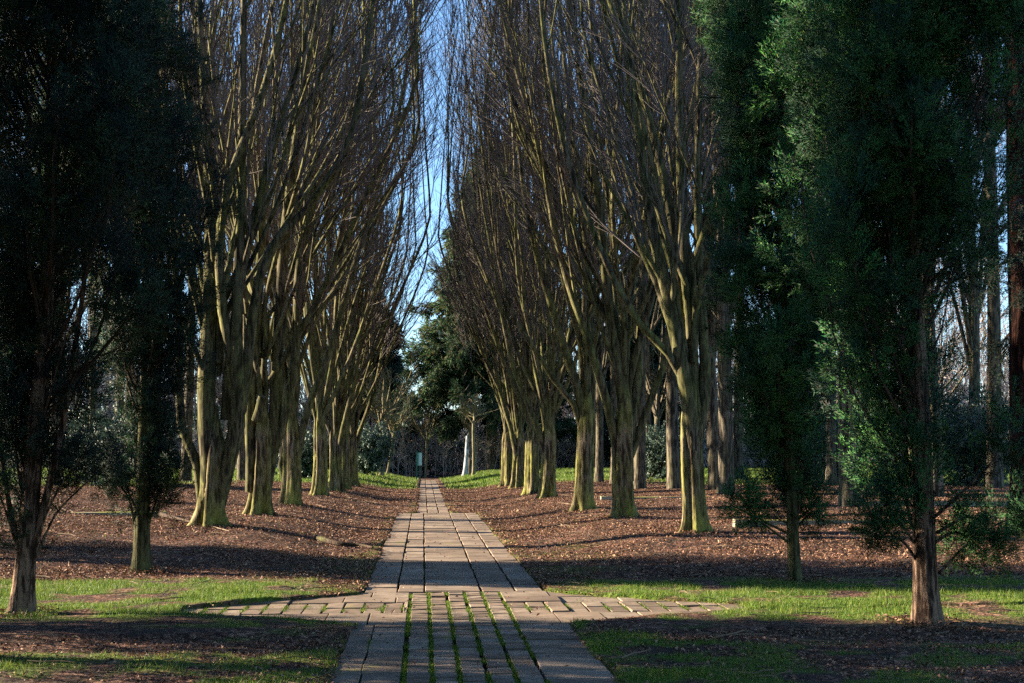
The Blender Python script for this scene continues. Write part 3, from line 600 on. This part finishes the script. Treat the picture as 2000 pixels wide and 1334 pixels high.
def cypress(loc, r0, H, label, prof, seed, leaf, bk, clear=1.2, npl=90, bare=(), lean=(0, 0), zmax_fine=7.0, dens=1.0, plr=.26, group='dark cypresses at the head of the avenue', bias=None, stems=(), openz=4.0, low=(), thin=0):
    """prof(z) -> crown radius"""
    rg = np.random.default_rng(seed); root = empty('cypress_tree', loc)
    z = np.concatenate([[-.2], np.linspace(-.02, .4, 6), np.linspace(.55, H*.96, 26)]); m = len(z); P = np.zeros((1, m, 3)); P[0, :, 2] = z; P[0, :, 0] = lean[0]*(1-np.exp(-z/2.5))*2.5+.02*np.sin(z*1.3+seed); P[0, :, 1] = lean[1]*z
    tt = np.clip(z/H, 0, 1); R = r0*(1-.85*tt)*(1+.45*np.exp(-np.clip(z, 0, 9)/.22)); k = 20; a = np.arange(k)*2*math.pi/k
    md = 1+.07*np.sin(3*a[None]+z[:, None]*.5)+.045*np.sin(7*a[None]+1)+.14*np.exp(-np.clip(z, 0, 9)/.3)[:, None]*np.sin(5*a[None]+seed)+rg.normal(0, .012, (m, k)); V, Q = tubes(P, R[None], k, md[None]); tr = mk('trunk', V, Q, bk, root, True)
    ax = lambda zz: np.stack([np.interp(zz, z, P[0, :, 0]), np.interp(zz, z, P[0, :, 1]), zz], -1)
    for pts, rs in list(stems)+list(low):
        p, r = resample(pts, rs, 14); p = p-np.array(loc); mk('stem', *tubes(p[None], r[None], 8), bk, root, True)
    # plumes: rising boughs clothed in sprays
    zb = clear+(H*.96-clear)*rg.random(npl)**1.05; ph = rg.uniform(0, 6.283, npl)
    kk = ~((np.cos(ph+math.pi/2) > .8) & (zb < openz)) & ~((np.cos(ph+math.pi/2) > .45) & (zb < 2.0)) & ~((np.cos(ph) > .2) & (zb < thin) & (rg.random(npl) < .6)); zb, ph = zb[kk], ph[kk]; npl = len(zb); n = 9; B = np.zeros((npl, n, 3))
    base = ax(np.maximum(zb-.5, .3)); Rr = prof(zb)*rg.uniform(.35, 1.1, npl)
    if bias is not None:
        f = 1+bias[2]*np.cos(ph-bias[0])*np.exp(-zb/bias[1]); Rr = Rr*np.clip(f, .2, 3)
    Ln = rg.uniform(.9, 2.0, npl)*np.where(zb > zmax_fine, 1.3, 1)
    for j in range(n):
        u = j/(n-1); rad_ = Rr*(1-(1-u)**2.0); B[:, j] = base+np.stack([np.cos(ph)*rad_, np.sin(ph)*rad_, .4*u+Ln*u**1.25], -1)+rg.normal(0, .02, (npl, 3))*u
    RB_ = np.linspace(1, .25, n)[None]*rg.uniform(.010, .024, npl)[:, None]
    dead_p, dead_r = children(B, RB_, 5, .1, .7, .25, .6, 4, rad(50), .02, .15, .5, .0016, rg)
    dead_p2, dead_r2 = children(dead_p, dead_r, 4, .2, 1, .1, .3, 3, rad(45), 0, .15, .6, .0012, rg)
    mk('branches', *join([tubes(B, RB_, 5), tubes(dead_p, dead_r, 3), tubes(dead_p2, dead_r2, 3)]), M['cy_dead'], tr)
    # sprays: each plume carries several rounded clumps, each clump a skin of sprays
    fine = zb < zmax_fine; Vs = []; tint = []; cns = []
    for sel, ncl, per, scl, TT in ((fine, 5, int(20*dens), 1.0, T1), (~fine, 3, int(5*dens), 2.2, T2)):
        ids = np.where(sel)[0]
        if not len(ids): continue
        idc = np.repeat(ids, ncl); uc = rg.uniform(.35, 1.0, len(idc)); f = uc*(n-1); i = np.minimum(f.astype(int), n-2); w_ = (f-i)[:, None]
        cc = B[idc, i]*(1-w_)+B[idc, i+1]*w_+rg.normal(0, plr*.42, (len(idc), 3)); rc = plr*rg.uniform(.3, .9, len(idc)); oc = np.stack([np.cos(ph[idc]), np.sin(ph[idc]), np.zeros(len(idc))+.2], -1)
        if scl == 1.0:
            for pts, rs in low:
                p, r = resample(pts, rs, 12); p = p-np.array(loc); q = p[rg.integers(6, 12, 6)]+rg.normal(0, .07, (6, 3)); cc = np.concatenate([cc, q]); rc = np.concatenate([rc, rg.uniform(.06, .13, 6)]); oc = np.concatenate([oc, np.zeros((6, 3))])
        tc = np.clip(rg.normal(.42, .36, len(cc)), 0, 1)
        idr = np.repeat(np.arange(len(cc)), per); N = len(idr); r = unit(rg.normal(0, 1, (N, 3))); r = unit(r+oc[idr]*.45)
        pos = cc[idr]+r*(rc[idr]*rg.uniform(.45, 1, N)**.5)[:, None]*np.array([1, 1, 1.8]); D = unit(r*.9+np.array([0, 0, .6])+rg.normal(0, .15, (N, 3))); Vs.append(inst(TT, pos, D, scl*rg.uniform(.6, 1.15, N)*np.clip(rc[idr]/.16, .55, 1), rg)); tint.append(np.repeat(tc[idr], len(TT)*3)); cns.append(np.repeat(unit(r+oc[idr]*.3), len(TT)*3, axis=0))
    mk('foliage', *join(Vs), leaf, tr, attrs={'tint': np.concatenate(tint), 'cn': np.concatenate(cns)})
    tag(root, label, 'tree', group); return root
def lows(Y, *paths):
    out = []
    for k, pp in enumerate(paths): out.append(([W(a, b_, Y+(.25 if k % 2 else -.25)*i/3) for i, (a, b_) in enumerate(pp)], list(np.linspace(.017, .005, len(pp)))))
    return out
cy = [gpos(40, 1206), gpos(278, 1121), gpos(1815, 1226), gpos(1552, 1141)]
print('cy', [tuple(round(c, 2) for c in p) for p in cy])
d0 = cy[0][1]
cypress(cy[0], .098, 9.5, 'near left cypress, dark heavy crown on a brown trunk forking low', lambda z: .88*sstep(.8, 3.0, z)*(1-sstep(6.5, 9.8, z))+.12, 41, M['cy_leaf_shaded'], M['cy_bark'], 1.0, 145, lean=(.085, 0), plr=.26, openz=3, bias=(0, 20, .4), low=lows(d0, [(66, 1080), (92, 1000), (125, 940), (170, 880)], [(70, 1090), (105, 1010), (150, 960), (215, 900)], [(40, 1090), (15, 1010), (-10, 940)]),
        stems=[hand([(60, 1100), (85, 1000), (105, 900), (135, 780), (160, 600), (170, 420)], d0, [.055, .05, .045, .035, .025])[0:2], ([W(45, 1080, d0), W(20, 1000, d0), W(5, 900, d0), W(-10, 780, d0)], [.03, .03, .025, .015])])
cypress(cy[1], .10, 9, 'small left cypress with sparse lower twigs and a mossy trunk', lambda z: .62*sstep(1.0, 3.2, z)*(1-sstep(6.5, 9.4, z))+.10, 42, M['cy_leaf_shaded'], M['cy_bark_moss'], .9, 82, lean=(-.01, 0), plr=.22, openz=1.6, low=lows(cy[1][1], [(268, 1060), (255, 985), (240, 955), (215, 935)], [(286, 1040), (308, 970), (335, 925)], [(284, 1020), (325, 965), (362, 905)], [(270, 1000), (245, 950), (225, 900)]))
cypress(cy[2], .106, 9.5, 'near right cypress, large dark green crown above a sunlit brown trunk', lambda z: .92*sstep(.7, 2.6, z)*(1-sstep(6.5, 9.8, z))+.12, 43, M['cy_leaf'], M['cy_bark'], .95, 200, lean=(-.045, 0), thin=4.5, bias=(math.pi, 3.5, .12), plr=.24, openz=3.0, low=lows(cy[2][1], [(1790, 1095), (1768, 1062), (1732, 1035), (1708, 985)], [(1835, 1120), (1885, 1065), (1945, 1025), (2010, 1000)], [(1825, 1010), (1875, 965), (1935, 905), (1960, 850)], [(1830, 1040), (1900, 1010), (1965, 1075)], [(1785, 1060), (1755, 1020), (1715, 1000), (1680, 1005)], [(1825, 1060), (1870, 1040), (1930, 1085)]))
cypress(cy[3], .072, 9.2, 'small right cypress, dense narrow green column on a thin dark trunk', lambda z: .60*sstep(.6, 2.6, z)*(1-sstep(6.5, 9.4, z))+.10, 44, M['cy_leaf'], M['cy_bark_moss'], .8, 150, lean=(-.05, 0), openz=1.2, plr=.22, low=lows(cy[3][1], [(1540, 1060), (1500, 1030), (1455, 1000), (1425, 985)], [(1540, 1030), (1585, 990), (1612, 955)], [(1536, 1040), (1480, 1010), (1440, 960)], [(1538, 1050), (1575, 1010), (1600, 1000)]))
# evergreens beyond the left edge of the frame: they shade the foreground
for k, (x, y, hh) in enumerate(((-7.6, 20.6, 8.5), (-10.2, 22.6, 8.5), (-5.6, 11.9, 8.0), (-9.5, 14.7, 9.0), (-6.6, 9.4, 8.0))):
    if k == 0: cx0 = cypress((x, y, 0), .14, hh, 'x', lambda z: 1.1*sstep(.3, 2.0, z)*(1-sstep(6.0, 9.4, z))+.15, 45, M['cy_leaf_shaded'], M['cy_bark'], .5, 90, zmax_fine=0, dens=2.2, plr=.4); cx0['label'] = 'dark cypress off to the left, in line with the dark shadow band'
    else: dup(cx0, (x, y, 0), k*1.7, hh/8.5, ['', 'dark cypress off to the left, behind the one in line with the shadow band', 'dark cypress left of the near grass, shading the path', 'dark cypress farther left of the near grass', 'dark cypress left of the camera, nearest of all'][k], 'dark cypresses at the head of the avenue')

# unseen evergreens added behind the viewer to keep the sky's light off
k = 0
for (x, y, sc) in ((-4.0, -4, 1.2), (-7.5, -1, 1.2), (-3.8, -9.5, 1.2), (-8, -7, 1.3), (4.8, -2.5, 1.2), (8.2, 1, 1.2), (4.6, -8.5, 1.2), (8.8, -5.5, 1.3), (11.5, 4.5, 1.25), (0.5, -17, 1.4), (-3.5, -16, 1.4), (4.2, -15.5, 1.4)):
    dup(cx0, (x, y, 0), k*1.3, sc, ['unseen cypress added behind the camera on the left of the path', 'unseen cypress added behind the camera on the right of the path'][x > 0]+', '+['first', 'second', 'third', 'fourth', 'fifth', 'sixth', 'seventh', 'eighth', 'ninth', 'tenth', 'eleventh', 'twelfth', 'thirteenth', 'fourteenth', 'fifteenth'][k]+' counting back', 'dark cypresses at the head of the avenue'); k += 1
# leaves drifted against the trunks
xx, yy, zz, ss = [], [], [], []
for (bx0, by0, bz0) in list(Lp)+list(Rp)+list(cy):
    nn = 420; aa = rng.uniform(0, 6.283, nn); rr = .16+np.abs(rng.normal(0, .28, nn)); x = bx0+np.cos(aa)*rr; y = by0+np.sin(aa)*rr*1.1; xx.append(x); yy.append(y); zz.append(ground(x, y)+.03+rng.uniform(.0, .10, nn)*np.exp(-rr/.3)); ss.append(rng.uniform(.012, .030, nn))
V, Q = leafquads(np.concatenate(xx), np.concatenate(yy), np.concatenate(zz), np.concatenate(ss)); tag(mk('leaf_drifts', V, Q, M['litter']), 'fallen leaves drifted against the feet of the trunks', 'fallen leaves', kind='stuff')
# redwood at the right edge
p = G(1992, 1046); root = empty('redwood_tree', (p[0]+.2, p[1], float(ground(p[0], p[1])))); rg = np.random.default_rng(5)
z = np.linspace(-.2, 16, 40); P = np.zeros((1, 40, 3)); P[0, :, 2] = z; a = np.arange(36)*2*math.pi/36
md = 1+.07*np.sin(9*a[None]+z[:, None]*.15)+.05*np.sin(14*a[None]-z[:, None]*.2)+rg.normal(0, .02, (40, 36)); V, Q = tubes(P, (.30*(1-z/24)*(1+.5*np.exp(-np.clip(z, 0, 9)/.4)))[None], 36, md[None]); mk('trunk', V, Q, M['red_bark'], root, True)
npl = 60; zb = rg.uniform(2.8, 15, npl); ph = rg.uniform(0, 6.283, npl); B = np.zeros((npl, 8, 3)); Ln = rg.uniform(1.5, 2.8, npl)
for j in range(8): u = j/7; B[:, j] = np.stack([np.cos(ph)*Ln*u, np.sin(ph)*Ln*u, zb-.5*u*Ln*(u-.3)], -1)+rg.normal(0, .03, (npl, 3))*u
RB_ = np.linspace(.03, .006, 8)[None]*np.ones((npl, 1)); S2, R2 = children(B, RB_, 9, .2, 1, .4, 1.0, 5, rad(50), -.03, .08, .5, .003, rg)
mk('branches', *join([tubes(B, RB_, 5), tubes(S2, R2, 3)]), M['cy_dead'], root)
idr = np.repeat(np.arange(len(S2)), 9); u = rg.uniform(.1, 1, len(idr)); f = u*4; i = np.minimum(f.astype(int), 3); w_ = (f-i)[:, None]; pos = S2[idr, i]*(1-w_)+S2[idr, i+1]*w_
mk('foliage', *inst(T2, pos, unit(S2[idr, -1]-S2[idr, 0]+rg.normal(0, .35, (len(idr), 3))+np.array([0, 0, -.2])), rg.uniform(.7, 1.2, len(idr)), rg), M['cy_leaf_shaded'], root, attrs={'tint': np.full(len(idr)*len(T2)*3, .35), 'cn': np.tile([0., 0, .5], (len(idr)*len(T2)*3, 1))})
tag(root, 'reddish fluted trunk at the right edge with dark drooping foliage', 'tree')

# ------------------------------------------------------------------ cedar like conifers at the end
TC = spray_template(3, .5, 8, 4, .16, .05)
def cedar(x, y, H, Rb, seed, label, clear=2.4, n=130, leaf='cedar_leaf'):
    rg = np.random.default_rng(seed); z0 = float(ground(x, y)); root = empty('cedar_tree', (x, y, z0)); z = np.linspace(-.2, H, 16); P = np.zeros((1, 16, 3)); P[0, :, 2] = z
    mk('trunk', *tubes(P, (.38*(1-z/H*.93))[None], 12), M['grove'], root, True)
    zb = clear+(H-clear)*rg.random(n)**.9; ph = rg.uniform(0, 6.283, n); R = Rb*(1-(zb-clear)/(H-clear))**.7*rg.uniform(.6, 1.1, n)+.25; B = np.zeros((n, 8, 3))
    for j in range(8): u = j/7; B[:, j] = np.stack([np.cos(ph)*R*u, np.sin(ph)*R*u, zb+R*(.22*u-.42*u*u)], -1)+rg.normal(0, .08, (n, 3))*u
    RB_ = np.linspace(.05, .012, 8)[None]*np.ones((n, 1)); S2, R2 = children(B, RB_, 8, .2, .98, .6, 1.4, 4, rad(55), -.06, .08, .5, .006, rg)
    mk('branches', *join([tubes(B, RB_, 4), tubes(S2, R2, 3)]), M['grove'], root)
    pos_s = []; Ds = []
    for src, per in ((S2, 9), (B, 16)):
        idr = np.repeat(np.arange(len(src)), per); m = src.shape[1]; u = rg.uniform(.15, 1, len(idr)); f = u*(m-1); i = np.minimum(f.astype(int), m-2); w_ = (f-i)[:, None]; pos_s.append(src[idr, i]*(1-w_)+src[idr, i+1]*w_+rg.normal(0, .06, (len(idr), 3)))
        o = unit(src[idr, -1]-src[idr, 0]); Ds.append(unit(o*.6+rg.normal(0, .4, (len(idr), 3))+np.array([0, 0, -.35])))
    pos = np.concatenate(pos_s); D = np.concatenate(Ds); mk('foliage', *inst(TC, pos, D, rg.uniform(.6, 1.2, len(pos)), rg), M[leaf], root, attrs={'tint': np.repeat(np.clip(.2+.9*fbm(pos[:, 0]*.8+9, pos[:, 2]*1.2, 2)*rg.uniform(.6, 1.2, len(pos)), 0, 1), len(TC)*3), 'cn': np.repeat(unit(pos*np.array([1, 1, 0])+np.array([0, 0, 3.])), len(TC)*3, axis=0)*.7})
    tag(root, label, 'tree'); return root
cedar(4.0, 84, 18.5, 6.0, 61, 'large green and rusty conifer with layered drooping branches right of the path end', 3.0, 290)
cedar(-3.6, 92, 11.5, 4.3, 62, 'dark conifer with layered branches behind the young tree on the left mound', 1.6, 90, 'cy_leaf_shaded')
cedar(12.5, 82, 12, 4.0, 63, 'dark conifer behind the right row, low branches near the ground', 1.2, 110, 'cy_leaf_shaded')

# ------------------------------------------------------------------ undergrowth at the wood edge
rg = np.random.default_rng(77)
n = 1500; x = rg.uniform(-42, 48, n); y = rg.uniform(83, 92, n); hb = rg.uniform(1.2, 3.6, n)*(.6+.8*fbm(x*.2, y*.2)); k = (np.abs(x-.25) > .9) | (y > 86); x, y, hb = x[k], y[k], hb[k]; n = len(x)
B = np.zeros((n, 5, 3)); dx = rg.normal(0, .35, n); dy = rg.normal(0, .35, n)
for j in range(5): u = j/4; B[:, j] = np.stack([x+dx*u*u*hb*.6, y+dy*u*u*hb*.6, hb*u], -1)
RB_ = np.linspace(.025, .008, 5)[None]*np.ones((n, 1)); S2, R2 = children(B, RB_, 8, .1, 1, .6, 1.5, 4, rad(40), .03, .1, .6, .007, rg); S3, R3 = children(S2, R2, 5, .1, 1, .3, .8, 3, rad(40), .02, .1, .6, .006, rg)
tag(mk('thicket', *join([tubes(B, RB_, 3), tubes(S2, R2, 3), tubes(S3, R3, 3)]), M['haze_twig']), 'tangled bare undergrowth along the wood edge beyond the mounds', 'undergrowth', kind='stuff')
TS = spray_template(8, .5, 7, 4, .13, .08)
n = 15000; x = rg.uniform(-50, 55, n); y = rg.uniform(86, 96, n); kq = (np.abs(x-.5) > 5) | (rg.random(n) < .3); x, y = x[kq], y[kq]; n = len(x); top = .6+2.6*fbm(x*.22+5, y*.1, 3)+(np.abs(x-1) > 8)*1.5; z = rg.random(n)*top; 
D = unit(rg.normal(0, .6, (n, 3))+np.array([0, -.3, .5])); tag(mk('evergreen_undergrowth', *inst(TS, np.stack([x, y, z], -1), D, rg.uniform(.7, 1.5, n), rg), M['shrub_leaf']), 'dark evergreen underwood closing off the view', 'shrubbery', kind='stuff')
# denser wood mass further away
n = 4200; x = rg.uniform(-75, 80, n); y = rg.uniform(100, 125, n); hb = rg.uniform(6, 10, n)*np.clip(.45+np.abs(x-2)/22, .45, 1.35); B = np.zeros((n, 6, 3)); dx = rg.normal(0, .18, n)
for j in range(6): u = j/5; B[:, j] = np.stack([x+dx*u*hb+.1*np.sin(j+x), y+0*x, hb*u], -1)
RB_ = np.linspace(.07, .015, 6)[None]*np.ones((n, 1)); S2, R2 = children(B, RB_, 9, .25, 1, 1.2, 2.6, 4, rad(35), .05, .1, .5, .012, rg)
tag(mk('far_wood', *join([tubes(B, RB_, 3), tubes(S2, R2, 3)]), M['haze_twig']), 'far off leafless wood behind everything', 'wood', kind='stuff')

# shrubs one can tell apart
def shrub(px, py, h, r, seed, label, leaf='shrub_leaf'):
    p = gpos(px, py); rg = np.random.default_rng(seed); root = empty('shrub', p); n = 40; ph = rg.uniform(0, 6.28, n); B = np.zeros((n, 5, 3)); rr = r*rg.random(n)**.5
    for j in range(5): u = j/4; B[:, j] = np.stack([np.cos(ph)*rr*u, np.sin(ph)*rr*u, h*rg.uniform(.9, 1)*u*(1-.25*rr/r)], -1)
    RB_ = np.linspace(.03, .008, 5)[None]*np.ones((n, 1)); mk('stems', *tubes(B, RB_, 4), M['grove'], root); N = 1100; ii = rg.integers(0, n, N); u = rg.uniform(.15, 1, N); f = u*4; i = np.minimum(f.astype(int), 3); w_ = (f-i)[:, None]
    pos = B[ii, i]*(1-w_)+B[ii, i+1]*w_+rg.normal(0, .22*r/1.2, (N, 3)); pos[:, 2] = np.abs(pos[:, 2]); mk('foliage', *inst(TS, pos, unit(rg.normal(0, .5, (N, 3))+np.array([0, 0, .6])), rg.uniform(.35, .75, N), rg), M[leaf], root)
    tag(root, label, 'shrub', 'evergreen shrubs under the grove')
shrub(1290, 938, 2.0, 1.6, 81, 'dark shrub between the two wide grove trunks')
shrub(715, 928, 2.2, 1.4, 82, 'green shrub left of the spreading young tree')
shrub(1640, 948, 2.6, 2.0, 83, 'bluish shrub between the two right cypress trunks')
shrub(1900, 950, 3.0, 2.6, 84, 'dark shrub right of the near right cypress trunk')
shrub(590, 935, 1.8, 1.3, 85, 'dark shrub seen right of the third left hornbeam')
shrub(200, 950, 2.4, 2.0, 86, 'dark shrub between the two left cypress trunks')

# ------------------------------------------------------------------ sign post
def box(x0, x1, y0, y1, z0, z1, bv=.004):
    import itertools
    V = np.array([[x0, y0, z0], [x1, y0, z0], [x1, y1, z0], [x0, y1, z0], [x0, y0, z1], [x1, y0, z1], [x1, y1, z1], [x0, y1, z1]], float)
    return V, np.array([[0, 3, 2, 1], [4, 5, 6, 7], [0, 1, 5, 4], [1, 2, 6, 5], [2, 3, 7, 6], [3, 0, 4, 7]])
def flat(name, c, rough=.5):
    m, t, b = mat(name, rough, .4); n = noise(t, coords(t, 'Object', (1, 1, 1)), 9, 3); t.links.new(mix(t, n, tuple(v*.75 for v in c), c), b.inputs['Base Color']); return m
M['green_paint'] = flat('dark green paint', (.02, .09, .07)); M['panel'] = flat('pale notice panel', (.42, .62, .60)); M['panel_dark'] = flat('teal notice panel', (.10, .30, .28))
p = gpos(818, 938); root = empty('sign_post', p)
mk('post', *box(-.16, -.08, -.04, .04, -.2, 1.55), M['green_paint'], root); mk('post', *box(.03, .09, -.03, .03, -.2, 1.40), M['green_paint'], root)
pn = mk('panel', *box(-.07, .16, -.075, -.045, .80, 1.48), M['panel'], root); mk('panel_strip', *box(-.07, .0, -.085, -.076, .81, 1.47), M['panel_dark'], pn); mk('cap', *box(-.18, -.06, -.06, .06, 1.55, 1.60), M['green_paint'], root)
tag(root, 'dark green notice post with a pale upright panel at the end of the path', 'sign')

# ------------------------------------------------------------------ kerb stones
def kerb(x0, x1, y, z, h, d, label, end='left', seed=0):
    rg = np.random.default_rng(seed); root = empty('stone_kerb', (x0, y, z)); x = 0; L = x1-x0; first = True
    while x < L:
        l = .38 if first and end == 'left' else rg.uniform(.9, 1.3); l = min(l, L-x)
        if l < .05: break
        n = 7; bm = []; zz = h*(1.05 if first and end == 'left' else rg.uniform(.86, .95)); V, Q = box(x+.006, x+l-.006, -d/2+rg.normal(0, .008), d/2, -.15, zz)
        V[4:, 2] += rg.normal(0, .008, 4); V[4:, :2] += np.sign(np.array([[1, 1], [-1, 1], [-1, -1], [1, -1]]))*.012
        mk('stone', V, Q, M['kerb'], root); x += l; first = False
    tag(root, label, 'kerb', 'low stone kerbs beside the tree rows')
x, y = G(1432, 1032); kerb(x, x+7.5, y, float(ground(x+2, y))-.02, .11, .22, 'low mossy stone kerb running right from the foot of the nearest right hornbeam', seed=1)
x, y = G(1172, 978); kerb(x, x+5.5, y, float(ground(x+1, y))-.02, .11, .25, 'low stone kerb between the second and third right hornbeams', seed=2)
x, y = G(325, 1012); kerb(x-5.0, x, y, float(ground(x-1, y))-.03, .13, .25, 'low kerb topped with yellow moss behind the small left cypress', end='right', seed=3)
x, y = G(1690, 992); kerb(x, x+7, y, float(ground(x+2, y))-.02, .14, .25, 'long yellow mossed kerb behind the near right cypress', seed=4)

# fallen limbs
def log(pix, r, label, name='fallen_branch', m='stick'):
    pts = []
    for a, b_ in pix: x, y = G(a, b_); pts.append([x, y, float(ground(x, y))+r*1.2+.02])
    p, rr = resample(pts, np.linspace(r, r*.35, len(pts)), 14); o = mk(name, *tubes(p[None], rr[None], 8), M[m], None, True); tag(o, label, 'branch', 'fallen branches on the litter')
M['log'] = bark('rotting dark branch', (.03, .022, .018), (.10, .07, .05), (.08, .09, .03), .2, None, 3)
log([(618, 1058), (660, 1070), (700, 1073), (728, 1078)], .045, 'dark fallen branch lying at the left edge of the path', m='log')
log([(372, 1026), (400, 1029), (425, 1036), (448, 1042)], .018, 'pale thin stick at the foot of the nearest left hornbeam')
log([(305, 1010), (335, 1018), (372, 1028)], .05, 'dark rotting branch leading to the nearest left hornbeam', m='log')
log([(1262, 1000), (1295, 996), (1340, 992)], .014, 'pale stick lying behind the nearest right hornbeam')
log([(1105, 1003), (1120, 990), (1090, 985), (1060, 989)], .012, 'thin crooked stick by the fourth right hornbeam')
